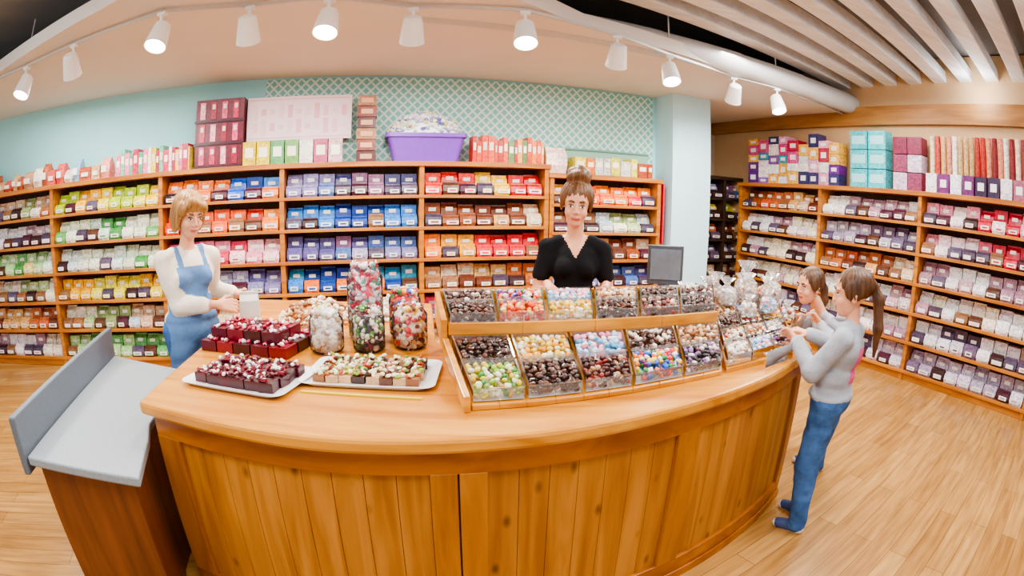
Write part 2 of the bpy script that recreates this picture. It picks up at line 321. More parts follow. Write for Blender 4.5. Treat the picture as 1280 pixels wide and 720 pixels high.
def shelf(name,M,ups,hs,pt,pals,nrow=6,depth=.35,woodm=W_shelf,pk_dark=.38):
    root=empty(name); s=MB(); u0,u1=ups[0],ups[-1]
    for u in ups: s.bb(u-.025,u+.025,0,depth,0,hs,0)
    s.bb(u0-.04,u1+.04,-.02,depth,hs-.03,hs+.02,0)
    for r in range(1,nrow+1):
        z=hs-pt*r
        if z>.05: s.bb(u0,u1,-.012,depth,z-.032,z,0)
    s.bb(u0,u1,.02,depth,0,max(.08,hs-pt*nrow-.03),0)
    s.bb(u0,u1,depth-.01,depth+.01,0,hs,1)
    s.build("case",[woodm,W_shelfback],M,parent=root,bevel=.004)
    p=MB()
    for bi in range(len(ups)-1):
        a,b=ups[bi]+.035,ups[bi+1]-.035; n=max(3,round((b-a)/.172)); w=(b-a)/n
        for r in range(1,nrow+1):
            z=hs-pt*r; pal=PAL[pals(bi,r)]
            if z<.03: continue
            run=0
            for i in range(n):
                if run<=0: c0=pal[rng.integers(len(pal))]; run=rng.integers(1,4)
                run-=1
                x=a+w*(i+.5); c=c0
                h=rng.uniform(.66,.76)*pt
                if rng.random()<.5: p.bag(x,.20,z,w*.97,.12,h,0,jit(c))
                else: p.box((x,.20,z+h/2),(w*.93,.12,h),0,jit(c))
                p.box((x,.135,z+h*.72),(w*.42,.004,h*.16),1,jit("#ece8e0",.05))
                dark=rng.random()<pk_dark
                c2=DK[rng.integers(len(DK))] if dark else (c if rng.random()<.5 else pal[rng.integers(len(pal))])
                h2=rng.uniform(.34,.42)*pt; cc=jit(c2)
                p.bag(x,.075,z,w*.95,.10,h2,0,cc)
                lw=w*rng.uniform(.45,.75); lx=x+rng.uniform(-.1,.1)*w
                p.box((lx,.010,z+h2*.36),(lw,.006,h2*.34),1,jit("#ece9e4",.04))
                p.box((lx,.006,z+h2*.36),(lw*.62,.003,h2*.12),1,jit(c0))
    p.build("packaged_candy",[M_pack,M_label],M,parent=root)
    return root
def pb(bi,r):
    T={0:['pale','pale','white','pale','pale','brown'],1:['pale','white','green','pale','brown','white'],2:['yellow','green','green','yellow','pale','green'],
       3:['blue','orange','pink','violet','brown','brown'],4:['violet','blue','violet','blue','brown','white'],5:['red','brown','orange','brown','pink','brown']}
    return T[min(bi,5)][r-1]
T0=[-6.6,-5.2,-3.73,-2.19,-.83,.585,1.90]
shelf("candy_display_shelf",FB,T0,HS,PT,lambda b,r:pb(b,r))
shelf("candy_display_shelf",FB,[1.96,3.29],1.93,.305,lambda b,r:['orange','pale','brown','violet','brown','white'][r-1])
shelf("candy_display_shelf",FR,[-5.28,-3.85,-2.39,-.72,.9,2.4],HS,PT,lambda b,r:[['brown','white','white','white','lav','brown'],['white','lav','brown','white','white','lav'],['rose','rose','white','white','lav','lav'],['rose','rose','white','lav','white','lav'],['rose']*6][b][r-1])
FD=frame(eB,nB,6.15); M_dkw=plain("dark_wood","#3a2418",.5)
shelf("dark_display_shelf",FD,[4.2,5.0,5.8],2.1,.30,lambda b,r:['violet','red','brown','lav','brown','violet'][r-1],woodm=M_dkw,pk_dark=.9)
def books(q,u0,u1,z,hm,cols,d=.12,w=(.03,.07)):
    u=u0
    while u<u1:
        ww=min(rng.uniform(*w),u1-u+.005); h=hm*rng.uniform(.8,1.05); q.box((u+ww/2,d,z+h/2),(ww*.93,.2,h),0,jit(cols[rng.integers(len(cols))])); 
        q.box((u+ww/2,d-.102,z+h*.6),(ww*.6,.002,h*.3),1,jit("#f4ead8",.1)); u+=ww
def stack(name,M,items,mats=(M_pack,M_label)):
    q=MB(); items(q); return q.build(name,list(mats),M)
Z=HS+.02
def lgoods(q):
    u=-6.2
    while u<-3.0:
        w=rng.uniform(.10,.2); c=["#e0d8c0","#c9a078","#7ab894","#e0907a","#f2ead8","#d85a50","#88a8c8","#b05a3a"][rng.integers(8)]; h=rng.uniform(.13,.26)
        if rng.random()<.5: q.bag(u+w/2,.14,Z,w*.95,.16,h,0,jit(c))
        else: q.box((u+w/2,.14,Z+h/2),(w*.93,.2,h),0,jit(c))
        q.box((u+w/2,.030,Z+h*.45),(w*.55,.006,h*.3),1,jit("#f4f0e8")); u+=w
stack("gift_box_row",FB,lgoods)
stack("magazine_row",FB,lambda q:books(q,-2.78,-1.86,Z,.27,["#d8325a","#f2e6e2","#e87a9a","#b82040","#f0b060","#6fb494","#e8d040"]))
def redbox(q):
    q.bb(-1.82,-1.28,.1,.32,Z,2.76,0,lin("#6e1830"))
    for k in range(3):
        for i in range(4):
            q.box((-1.74+.125*i,.096,Z+.13+.235*k),(.06,.01,.18),0,lin(["#e0507a","#c82850","#f0a0b0","#a01838"][(i+k)%4])); q.box((-1.74+.125*i,.09,Z+.17+.235*k),(.035,.004,.05),1,lin("#f4d8d8"))
        q.bb(-1.83,-1.27,.085,.1,Z+.005+.235*k,Z+.03+.235*k,0,lin("#3f0f20"))
stack("gift_box_tower",FB,redbox)
def poster(q):
    q.bb(-1.26,-.14,.2,.225,2.30,2.76,1,lin("#f2dce2"))
    for k in range(2):
        for i in range(11):
            h=.10+.06*math.sin(i*1.7+k*2); q.box((-1.17+.095*i,.197,2.44+.16*k),(.05,.003,h),1,lin(["#ecc4cc","#f0d0d6","#e8b4c0"][(i+k)%3]))
    q.bb(-1.24,-.16,.196,.199,2.32,2.335,1,lin("#e8c0c8")); q.bb(-1.24,-.16,.196,.199,2.725,2.74,1,lin("#e8c0c8"))
    for u in (-1.1,-.3): q.bb(u-.01,u+.01,.225,.24,Z,2.5,1,lin("#d8d0c8"))
stack("pink_sign_board",FB,poster)
stack("carton_row",FB,lambda q:[q.box((-1.19+.15*i,.12,Z+.12),(.14,.14,.24),0,jit(c)) or q.box((-1.19+.15*i,.048,Z+.13),(.09,.003,.1),1,jit("#f4f0e0")) for i,c in enumerate(["#d8c020","#e0c828","#5aa860","#6fae4a","#e8e8e0","#b84a70","#d8a8b0"])])
stack("chocolate_box_stack",FB,lambda q:[q.box((.02,.14,Z+.055+.115*i),(.20-.02*(i%2),.18,.108),0,jit(["#5a1820","#8a3a28","#a86a3a"][i%3])) or q.box((.02,.045,Z+.055+.115*i),(.12,.003,.05),1,jit("#d8a080")) for i in range(6)])
root=empty("purple_storage_bin"); q=MB()
def rrect(w,d,z,n=8):
    return [[(w/2-.05)*sx+.05*math.cos(a),(d/2-.05)*sy+.05*math.sin(a),z] for sx,sy,a0 in ((1,1,0),(-1,1,1.5708),(-1,-1,3.1416),(1,-1,4.7124)) for a in [a0+1.5708*i/(n-1) for i in range(n)]]
rings=[rrect(.66,.26,0),rrect(.78,.32,.25),rrect(.83,.36,.25),rrect(.83,.36,.29),rrect(.80,.33,.29)]
V=sum(rings,[]); N=len(rings[0]); F=[(i*N+j,i*N+(j+1)%N,(i+1)*N+(j+1)%N,(i+1)*N+j) for i in range(4) for j in range(N)]; F.append(tuple(range(N))[::-1]); q.add(V,F)
BM=FB@Matrix.Translation((.63,.17,Z)); q.build("bin",[M_purple],BM,parent=root)
q=MB(); pts=[]
for i in range(520):
    a=rng.uniform(0,6.28); r_=math.sqrt(rng.random()); pts.append((r_*.38*math.cos(a),r_*.14*math.sin(a),.27+.24*(1-r_**2)**.6+rng.uniform(-.01,.01)))
q.lathe((0,0,0),[(.001,.49)]+[(.36*math.sin(t),.27+.22*math.cos(t)) for t in (.4,.8,1.2,1.57)],20); q.v[-1][:,1]*=.38
candies(q,pts,.024,["#f0eef4","#d8d8e4","#f8f8fa","#7078b0","#e8d468","#c8d4d0","#a8a8c8"]); q.build("wrapped_sweets",[M_candy],BM,parent=root)
stack("book_row",FB,lambda q:books(q,1.10,1.86,Z,.27,["#e0522a","#d84018","#e8822a","#c8281a","#6a8a4a","#f0a048"]))
q=MB(); q.bag(2.02,.12,1.955,.24,.18,.28,0,lin("#e8c8c0")); q.build("gift_bag",[M_pack],FB)
stack("book_row",FB,lambda q:books(q,2.22,3.2,1.955,.20,["#e0b828","#d8d048","#e07a2a","#8a8aa0","#a84a2a","#c8c8c0"],w=(.08,.14)))
q=MB(); q.bb(2.05,3.3,.30,.34,2.1,2.24,0,lin("#8fb8a8")); q.bb(2.05,3.3,.28,.35,2.24,2.26,0,lin("#6f9888")); 
q.build("wall_rail_shelf",[M_label],FB)
stack("red_poster",FB,lambda q:(q.bb(3.36,3.375,.02,.3,1.2,1.9,1,lin("#d8203a"))))
def rtop(q):
    u=-5.2
    while u<-3.62:
        w=rng.uniform(.1,.2); zz=Z
        for k in range(5):
            h=rng.uniform(.08,.18)
            if zz+h>2.70: break
            q.box((u+w/2,.18,zz+h/2),(w*.95,.2,h*.97),0,jit(["#6a2a8a","#e8e4f0","#d84a8a","#f4f4f4","#8a5ab0","#3a9ab8","#e8b050","#3a3a6a","#c02a4a","#e8a0c0"][rng.integers(10)])); q.box((u+w/2,.078,zz+h/2),(w*.5,.004,h*.4),1,jit("#f2eef2",.05)); zz+=h
        u+=w
stack("gift_box_stack",FR,rtop)
stack("cyan_box_stack",FR,lambda q:[q.box((-3.30+.27*i,.18,Z+.11+.225*k),(.25,.2,.215),0,jit("#4cbcc6",.04)) or q.box((-3.30+.27*i,.078,Z+.11+.225*k),(.2,.003,.1),1,jit("#a0dfe4",.03)) for i in range(2) for k in range(3)])
stack("chocolate_box_stack",FR,lambda q:[q.box((-2.70+.2*i,.18,Z+.10+.2*k),(.19,.2,.19),0,jit(["#5a1430","#3a1028","#7a2040"][k%3] if k>1 else ["#c8b8cc","#8a3a5a"][(i+k)%2],.04)) for i in range(2) for k in range(3)])
def rolls(q):
    for i in range(26):
        u=-2.3+.075*i; q.lathe((u,.2,Z),[(.001,.0),(.034,.0),(.034,.62),(.026,.625),(.001,.62)],10,0,jit(["#b8322a","#e8d0b0","#d88a6a","#f0e8dc","#8a2a30","#c8a070"][rng.integers(6)],.04))
    for i in range(12): q.box((-2.25+.16*i,.05,Z+.1),(.14,.07,.2),0,jit(["#6a2a6a","#e8e0ea","#3a2a4a","#b05a7a"][rng.integers(4)])); q.box((-2.25+.16*i,.012,Z+.1),(.08,.004,.08),1,lin("#f0ecf0"))
stack("wrapping_paper_roll_row",FR,rolls)
stack("gift_box_row",FR,lambda q:[q.box((-.2+.22*i,.15,Z+.14),(.2,.2,.28),0,jit(["#b8322a","#e8e0ea","#6a2a6a"][i%3])) for i in range(8)])
# ---------------------------------------------------------------- counter
CH=.95
front=[(-1.43,1.50),(-1.02,1.435),(-.59,1.41),(-.15,1.465),(.27,1.58),(.73,1.78),(1.09,1.99),(1.40,2.22),(1.66,2.46)]
def cat(P,n=8):
    P=[np.array(p,float) for p in P]; out=[]; Q=[2*P[0]-P[1]]+P+[2*P[-1]-P[-2]]
    for i in range(1,len(Q)-2):
        for k in range(n):
            t=k/n; out.append(.5*((2*Q[i])+(-Q[i-1]+Q[i+1])*t+(2*Q[i-1]-5*Q[i]+4*Q[i+1]-Q[i+2])*t*t+(-Q[i-1]+3*Q[i]-3*Q[i+1]+Q[i+2])*t**3))
    out.append(P[-1]); return out
fc=cat(front,6)
back=[(1.76,2.70),(1.82,3.1),(1.82,3.72),(.88,3.72),(.90,2.80),(-.38,2.56),(-.55,3.55),(-1.95,3.55),(-1.76,2.98),(-1.58,2.17)]
poly=[tuple(p) for p in fc]+back
def inset(P,d):
    n=len(P);out=[]
    for i in range(n):
        a,b,c=[np.array(P[j%n]) for j in (i-1,i,i+1)]; t1=(b-a)/np.linalg.norm(b-a); t2=(c-b)/np.linalg.norm(c-b)
        n1=np.array([-t1[1],t1[0]]);n2=np.array([-t2[1],t2[0]]); m=n1+n2; m/=max(.3,(m@m)/2); out.append(tuple(b+m*d))
    return out
def prism(q,P,z0,z1,mat=0):
    n=len(P); V=[(x,y,z0) for x,y in P]+[(x,y,z1) for x,y in P]
    q.add(V,[tuple(range(n))[::-1],tuple(range(n,2*n))]+[(i,(i+1)%n,n+(i+1)%n,n+i) for i in range(n)],mat)
root=empty("wooden_sales_counter")
q=MB(); prism(q,poly,CH-.055,CH); q.build("countertop",[W_top],parent=root,bevel=.014)
q=MB(); prism(q,inset(poly,.075),.0,CH-.05); q.build("carcass",[W_frame],parent=root)
fl=np.array(inset(poly,.06)[:len(fc)]); seg=np.r_[0,np.cumsum(np.linalg.norm(np.diff(fl,axis=0),axis=1))]; LT=seg[-1]
def fp(s,o):
    s=min(max(s,0),LT); x=np.interp(s,seg,fl[:,0]);y=np.interp(s,seg,fl[:,1]); x2=np.interp(min(s+.02,LT),seg,fl[:,0]);y2=np.interp(min(s+.02,LT),seg,fl[:,1]); x1=np.interp(max(s-.02,0),seg,fl[:,0]);y1=np.interp(max(s-.02,0),seg,fl[:,1])
    t=np.array([x2-x1,y2-y1]); t/=np.linalg.norm(t); return np.array([x,y])+np.array([t[1],-t[0]])*o
def strip(q,s0,s1,o0,o1,z0,z1,mat=0):
    n=max(1,int((s1-s0)/.06)); ss=np.linspace(s0,s1,n+1); V=[]
    for s in ss:
        a=fp(s,o1);b_=fp(s,o0); V+=[(*a,z0),(*a,z1),(*b_,z1),(*b_,z0)]
    F=[]
    for i in range(n):
        for j in range(4): F.append((i*4+j,(i+1)*4+j,(i+1)*4+(j+1)%4,i*4+(j+1)%4))
    F+= [(0,1,2,3),(n*4+3,n*4+2,n*4+1,n*4)]; q.add(V,F,mat)
def s_at(x): return float(np.interp(x,fl[:,0],seg))
q=MB(); strip(q,0,LT,-.01,.022,.80,.90); strip(q,0,LT,-.01,.022,.0,.13); strip(q,0,LT,.022,.034,.0,.05)
st=[(0,.13),(s_at(-.17)-.09,s_at(-.17)+.0),(s_at(-.17)+.006,s_at(-.17)+.10),(s_at(.70)-.06,s_at(.70)+.06),(LT-.09,LT)]
q.build("face_rails",[W_frame],parent=root,bevel=.004)
q=MB()
for a,b_ in st: strip(q,a,b_,-.01,.0235,.125,.805)
q.build("face_stiles",[wood("counter_stile","#94571a","#ba782c",(8,8,1),.3,1.8)],parent=root,bevel=.004)
q=MB()
bays=[(st[0][1],st[1][0]),(st[2][1],st[3][0]),(st[3][1],st[4][0])]
for a,b_ in bays:
    n=max(2,round((b_-a)/.115)); w=(b_-a)/n
    for i in range(n): strip(q,a+i*w+.0008,a+(i+1)*w-.0008,-.012,.004,.11,.82)
q.build("tongue_groove_planks",[W_panel],parent=root,bevel=.0018)
root=empty("grey_service_counter")
gp=[(-1.84,1.10),(-1.24,1.20),(-1.40,1.48),(-1.50,1.62),(-1.74,2.30),(-2.44,2.40)]
q=MB(); prism(q,gp,.76,.80); q.build("top",[M_grey],parent=root,bevel=.008)
q=MB(); gi=inset(gp,.04); prism(q,gi,0,.76); q.build("cabinet",[W_dark],parent=root,bevel=.006)
q=MB(); a=np.array([-1.845,1.09]);b_=np.array([-2.45,2.42]); t=(b_-a)/np.linalg.norm(b_-a); nn=np.array([-t[1],t[0]])*.035
P=[tuple(a),tuple(a+nn),tuple(b_+nn),tuple(b_)]
V=[(*p,.72) for p in P]+[(*P[0],.965),(*P[1],.965),(*P[2],.975),(*P[3],.975)]
q.add(V,[(3,2,1,0),(4,5,6,7),(0,1,5,4),(1,2,6,5),(2,3,7,6),(3,0,4,7)]); q.build("upstand",[M_greyl],parent=root,bevel=.008)
# ---------------------------------------------------------------- tiered display
def lerp(a,b,t): return a+(b-a)*t
C0=np.array([(-.13,1.69,.975),(.06,1.735,.975),(.27,1.80,.975),(.47,1.87,.975),(.71,1.97,.975),(.92,2.06,.975)])
def curve(P,s): P=np.array(P); k=np.linspace(0,1,len(P)); return np.array([np.interp(s,k,P[:,j]) for j in range(3)])
C2=np.array([(-.25,2.06,1.08),(.05,2.11,1.08),(.36,2.17,1.08),(.68,2.25,1.08),(1.00,2.36,1.08)])
C3=C2+np.array([-.005,.025,.075]); C4=np.array([(-.34,2.46,1.20),(.03,2.51,1.2),(.40,2.58,1.2),(.77,2.66,1.2),(1.12,2.76,1.2)])
root=empty("tiered_candy_display"); q=MB()
def surf(q,A,B,n=10,dz=-.005,bot=.951):
    for i in range(n):
        s0,s1=i/n,(i+1)/n; a,b_,c,d=curve(A,s0),curve(A,s1),curve(B,s1),curve(B,s0)
        for p in (a,b_,c,d): p[2]+=dz
        V=[a,b_,c,d]+[np.array([p[0],p[1],bot]) for p in (a,b_,c,d)]
        q.add(V,[(0,1,2,3),(7,6,5,4),(0,4,5,1),(1,5,6,2),(2,6,7,3),(3,7,4,0)])
surf(q,C0,C2); surf(q,C3,C4,dz=-.01)
def rail(q,a,b_,w,h,mat=0):
    a=np.array(a);b_=np.array(b_); t=(b_-a)[:2]; t/=np.linalg.norm(t); nn=np.array([-t[1],t[0],0])*w/2; u=np.array([0,0,h])
    V=[a-nn,a+nn,b_+nn,b_-nn,a-nn+u,a+nn+u,b_+nn+u,b_-nn+u]; q.add(V,[(3,2,1,0),(4,5,6,7),(0,1,5,4),(1,2,6,5),(2,3,7,6),(3,0,4,7)],mat)
rail(q,C0[0]+[-.015,-.02,-.024],C2[0]+[-.015,0,-.03],.025,.06); rail(q,C3[0]+[-.015,-.02,-.1],C4[0]+[-.015,0,-.1],.025,.13)
for i in range(4): rail(q,C3[i]+[0,-.012,-.035],C3[i+1]+[0,-.012,-.035],.02,.050); rail(q,C4[i]+[0,.01,-.05],C4[i+1]+[0,.01,-.05],.02,.085)
q.build("stepped_stand",[W_top],parent=root,bevel=.003)
PC={'choc':["#3a1a0e","#4a2414","#2e140c","#5e3018"],'chocw':["#4a2414","#3a180e","#e8dccc","#5a2a18"],'choc_red':["#4a1814","#8a201c","#3a1810","#c09468","#5a2c18"],'yel':["#e8c020","#ece6cc","#e89818","#c8a830","#f0e8d0"],'grn':["#84b030","#ece8c8","#c8b830","#e0d8b8","#b08430","#3a8438"],
'orng':["#e04c1a","#e88c24","#c82414","#ecd08c","#d84018"],'pale':["#bcd8ec","#f0a4c0","#f0f0f0","#5caad4","#e4809c"],'rain':["#d82828","#2a944a","#e8c020","#285cc4","#e8701c","#ececec","#741c60"],'blk':["#1c1214","#2e1c20","#6a3044","#e0d6d6","#845a98"],'tan':["#b47a4a","#d4a878","#84502c","#ecdcc4"],'pinkr':["#b01030","#f0ecec","#d83c60","#7a0c20","#eed4dc"],'wht':["#f0ece4","#e0d4c8","#ccc6cc","#f4f0ec","#bc9678"],
'mix2':["#e4d8c4","#8a4220","#d83a4c","#f0c848","#f0eae0","#5a2614"],'pinkball':["#c81c40","#f0e8ec","#e48ca4","#8a1230","#f2f0f0","#48a088"],'dkball':["#2a161a","#ece6e0","#4c8a2c","#7a1828","#e4d0bc"]}
tr=MB(); cd=MB()
def tray(A,B,s0,s1,t0,t1,pal,size=.0128,hh=.045):
    def pt(s,t): return lerp(curve(A,s),curve(B,s),t)
    P=[pt(s0,t0),pt(s1,t0),pt(s1,t1),pt(s0,t1)]; c=sum(P)/4; P=[p+(c-p)*.03 for p in P]
    for i in range(4):
        a,b_=P[i],P[(i+1)%4]; rail(tr,a,b_,.003,hh)
        rail(tr,a+[0,0,hh],b_+[0,0,hh],.007,.003)
    tr.add([p+[0,0,.002] for p in P],[(0,1,2,3)],1)
    Ls=np.linalg.norm(P[1]-P[0]);Lt=np.linalg.norm(P[3]-P[0]); nu=max(3,int(Ls/(size*1.9)));nv=max(3,int(Lt/(size*1.9)))
    pts=[]
    for lay in range(2):
        for i in range(nu):
            for j in range(nv):
                u=(i+.5+rng.uniform(-.3,.3)+.3*lay)/nu; v=(j+.5+rng.uniform(-.3,.3)+.3*lay)/nv; u=min(max(u,.07),.93);v=min(max(v,.07),.93)
                p=lerp(lerp(P[0],P[1],u),lerp(P[3],P[2],u),v); m=4*u*(1-u)*4*v*(1-v)
                pts.append(p+[0,0,.012+.017*lay+.016*m*lay+rng.uniform(0,.006)])
    k=rng.integers(0,2)
    candies(cd,pts,size,PC[pal],0,cube=[.15,.5][k])
row=['grn','choc','choc_red','rain','blk']
for i,pn in enumerate(row): tray(C0,C2,i/5+.005,(i+1)/5-.005,.03,.5,pn)
row=['choc','yel','pale','chocw','tan']
for i,pn in enumerate(row): tray(C0,C2,i/5+.005,(i+1)/5-.005,.52,.97,pn)
row=['choc','orng','yel','choc','choc_red','choc']
row2=['chocw','rain','pale','tan','choc','chocw']
for i,pn in enumerate(row): tray(C3,C4,i/6+.005,(i+1)/6-.005,.04,.5,pn); 
for i,pn in enumerate(row2): tray(C3,C4,i/6+.005,(i+1)/6-.005,.52,.97,pn)
D0=np.array([(.95,2.08,.975),(1.20,2.20,.975),(1.45,2.36,.975)]); D1=np.array([(1.12,2.74,1.08),(1.36,2.85,1.08),(1.68,3.0,1.08)])
q=MB(); surf(q,D0,D1); q.build("angled_stand",[W_top],parent=root)
PW=[['wht','pale','blk'],['mix2','tan','wht'],['choc','mix2','yel'],['tan','pale','wht']]
for j in range(4):
    for i in range(3): tray(D0,D1,i/3+.01,(i+1)/3-.01,j/4+.02,(j+1)/4-.02,PW[j][i])
tr.build("clear_trays",[M_clear,M_plate],parent=root); cd.build("loose_candy",[M_candy],parent=root,smooth=True)
def cello(name,x,y,z,r,h,pal):
    rt=empty(name); q=MB(); pr=[(.001,0),(r*.8,0),(r,.12*h),(r*.98,.4*h),(r*.7,.62*h),(r*.22,.74*h),(r*.2,.78*h),(r*.55,.92*h),(r*.75,h)]
    q.lathe((x,y,z),pr,32,0,ripple=.06,rn=9); q.build("wrap",[M_cello],parent=rt,smooth=True)
    c=MB(); pts=[]
    for i in range(110):
        a=rng.uniform(0,6.28); zz=rng.uniform(.06,.60); rr=r*(.80 if zz<.42 else .80-.9*(zz-.42))*math.sqrt(rng.uniform(.55,1)); pts.append((x+rr*math.cos(a),y+rr*math.sin(a),z+zz*h))
    candies(c,pts,.014,PC[pal]); c.build("sweets",[M_candy],parent=rt,smooth=True)
    rb=MB(); rb.lathe((x,y,z+.76*h),[(r*.24,-.008),(r*.27,0),(r*.24,.008)],16,0,lin("#c8b8a0")); rb.build("tie",[M_label],parent=rt)
for x,y,z,r,h,p in [(1.50,3.13,.952,.09,.30,'wht'),(1.28,3.22,.952,.09,.26,'mix2'),(1.08,3.10,.952,.085,.24,'pale'),(1.62,3.36,.952,.10,.36,'wht'),(1.40,3.40,.952,.085,.27,'tan'),(1.71,3.16,.952,.085,.28,'mix2')]:
    cello("cellophane_candy_bag",x,y,z,r,h,p)
for x,y,z,r,h,p in [(1.20,2.74,1.13,.065,.15,'wht'),(1.36,2.80,1.13,.07,.17,'tan'),(1.50,2.82,1.12,.06,.16,'mix2'),(1.60,2.92,1.13,.06,.16,'wht'),(1.44,2.66,1.10,.05,.13,'pale'),(1.28,2.60,1.09,.05,.12,'wht'),(1.52,2.56,1.07,.05,.12,'mix2')]:
    cello("cellophane_candy_bag",x,y,z,r,h,p)
q=MB(); rail(q,(1.15,2.085,.951),(1.40,2.255,.951),.008,.09); q.build("glass_guard",[M_glass])
def platter(name,cx,cy,w,d,yaw,pal,pal2,cake,ch=.036,nt_=8):
    rt=empty(name); M=Matrix.Translation((cx,cy,CH))@Rz(yaw); q=MB()
    rr=[rrect(w*.9,d*.9,.002),rrect(w,d,.018),rrect(w*1.0+.01,d+.01,.02),rrect(w*.98,d*.98,.016),rrect(w*.88,d*.86,.008)]
    V=sum(rr,[]);N=len(rr[0]);F=[(i*N+j,i*N+(j+1)%N,(i+1)*N+(j+1)%N,(i+1)*N+j) for i in range(4) for j in range(N)]+[tuple(range(4*N,5*N))]; q.add(V,F)
    q.build("platter",[M_plate],M,parent=rt,smooth=False)
    c=MB(); nx,ny=cake
    for i in range(nx):
        for j in range(ny):
            x=(i+.5)/nx*w*.80-w*.40+rng.uniform(-.004,.004); y=(j+.5)/ny*d*.76-d*.38+rng.uniform(-.004,.004)
            c.box((x,y,.009+ch/2),(w*.75/nx,d*.70/ny,ch),0,jit(pal[rng.integers(len(pal))]),yaw=rng.uniform(-.12,.12))
            candies(c,[(x+rng.uniform(-.42,.42)*w*.72/nx,y+rng.uniform(-.42,.42)*d*.68/ny,.012+ch+rng.uniform(0,.010)) for _ in range(nt_)],.0100,pal2)
    c.build("confections",[M_candy],M,parent=rt)
platter("dessert_platter",-1.08,1.87,.52,.36,-.12,["#5a1020","#3f0c18","#4a101c"],["#ece6e0","#8a1c30","#f0ecea","#5a0c1a","#7a1428","#6a1022"],(6,4),.040)
platter("dessert_platter",-.57,2.02,.55,.36,.03,["#5a2e18","#8a5228","#3a1c10","#c0986c"],["#ece8d4","#5c8a2a","#3a1c10","#e4dcb8","#a0b048","#d4bc88","#c04430","#f0ecdc"],(8,4),.028)
q=MB(); q.bb(-.80,-.32,1.775,1.79,CH,CH+.006,0,lin("#c8b020")); q.build("yellow_ribbon",[M_label])
rt=empty("boxed_chocolate_stack"); M=Matrix.Translation((-1.27,2.36,CH))@Rz(-.1); c=MB()
for k in range(2):
    for i in range(5-k):
        for j in range(3-k):
            x=-.22+.108*i+.04*k; y=-.12+.12*j+.05*k; c.box((x,y,.027+.056*k),(.100,.108,.052),0,jit(["#5a0e20","#7a1828","#3f0c18"][(i+j)%3]))
            candies(c,[(x+rng.uniform(-.04,.04),y+rng.uniform(-.045,.045),.060+.056*k) for _ in range(11)],.0105,PC['pinkr'])
c.build("boxes",[M_candy],M,parent=rt)
def pile(name,cx,cy,z,rx,ry,h,n,pal,size=.016):
    q=MB(); pts=[]
    for i in range(n):
        a=rng.uniform(0,6.28); r_=math.sqrt(rng.random()); pts.append((cx+rx*r_*math.cos(a),cy+ry*r_*math.sin(a),z+size*.8+h*(1-r_**1.6)*rng.uniform(.6,1)))
    q.lathe((0,0,0),[(1,0),(.8,.35),(.4,.8),(.001,.95)],18,0,lin(PC[pal][0])); q.v[-1]=q.v[-1]*np.array([rx*.9,ry*.9,h*.9])+np.array([cx,cy,z])
    candies(q,pts,size,PC[pal]); return q.build(name,[M_candy])
pile("nougat_pile",-1.18,2.98,CH,.26,.24,.13,340,'tan'); pile("nougat_pile",-.76,3.14,CH,.16,.18,.12,200,'wht')
def jar(name,x,y,r,h,pal,z=CH):
    rt=empty(name); q=MB(); q.lathe((x,y,z),[(.001,.003),(r*.85,.003),(r,.02),(r,h*.80),(r*.8,h*.92),(r*.78,h),(r*.84,h),(r*.84,h*.985)],36); q.build("glass",[M_glass],parent=rt,smooth=True)
    c=MB(); pts=[]; n=int(300*(h/.3)*(r/.08))
    for i in range(n):
        a=rng.uniform(0,6.28); zz=rng.uniform(.02,h*.88); R_=r*(1 if zz<h*.8 else .8)-.017; rr=R_*math.sqrt(rng.uniform(.6,1)); pts.append((x+rr*math.cos(a),y+rr*math.sin(a),z+zz))
    for i in range(25): a=rng.uniform(0,6.28); rr=(r*.7)*math.sqrt(rng.random()); pts.append((x+rr*math.cos(a),y+rr*math.sin(a),z+h*.93+.02*(1-rr/r)))
    candies(c,pts,.0138,PC[pal],flat=.95,cube=0); c.lathe((x,y,z),[(.001,.01),(r*.7,.01),(r*.7,h*.85),(.001,h*.86)],16,0,lin(PC[pal][0])); c.build("sweets",[M_candy],parent=rt,smooth=True)
jar("glass_candy_jar",-.88,2.33,.085,.20,'wht'); jar("glass_candy_jar",-.76,2.62,.095,.40,'pinkball'); jar("glass_candy_jar",-.68,2.38,.080,.21,'dkball'); jar("glass_candy_jar",-.49,2.46,.085,.21,'mix2'); jar("glass_candy_jar",-.56,2.68,.085,.25,'rain'); jar("glass_candy_jar",-.98,2.58,.08,.16,'grn')
rt=empty("cash_register"); M=Matrix.Translation((1.05,3.5,CH))@Rz(math.radians(-12)); q=MB()
q.box((0,0,.05),(.30,.28,.10)); q.box((0,-.02,.115),(.26,.2,.03)); q.box((0,.06,.17),(.08,.06,.14)); q.box((0,.02,.30),(.25,.035,.27)); q.box((0,.06,.30),(.16,.06,.16))
q.build("body",[M_black],M,parent=rt,bevel=.006)
q=MB(); q.box((0,-.002,.305),(.215,.006,.21)); q.build("screen",[plain("screen_glass","#6a747e",.15)],M,parent=rt)
q=MB(); 
for i in range(6):
    for j in range(3): q.box((-.1+.04*i,-.09+.035*j,.134),(.03,.025,.008))
q.build("keys",[M_plate],M,parent=rt)
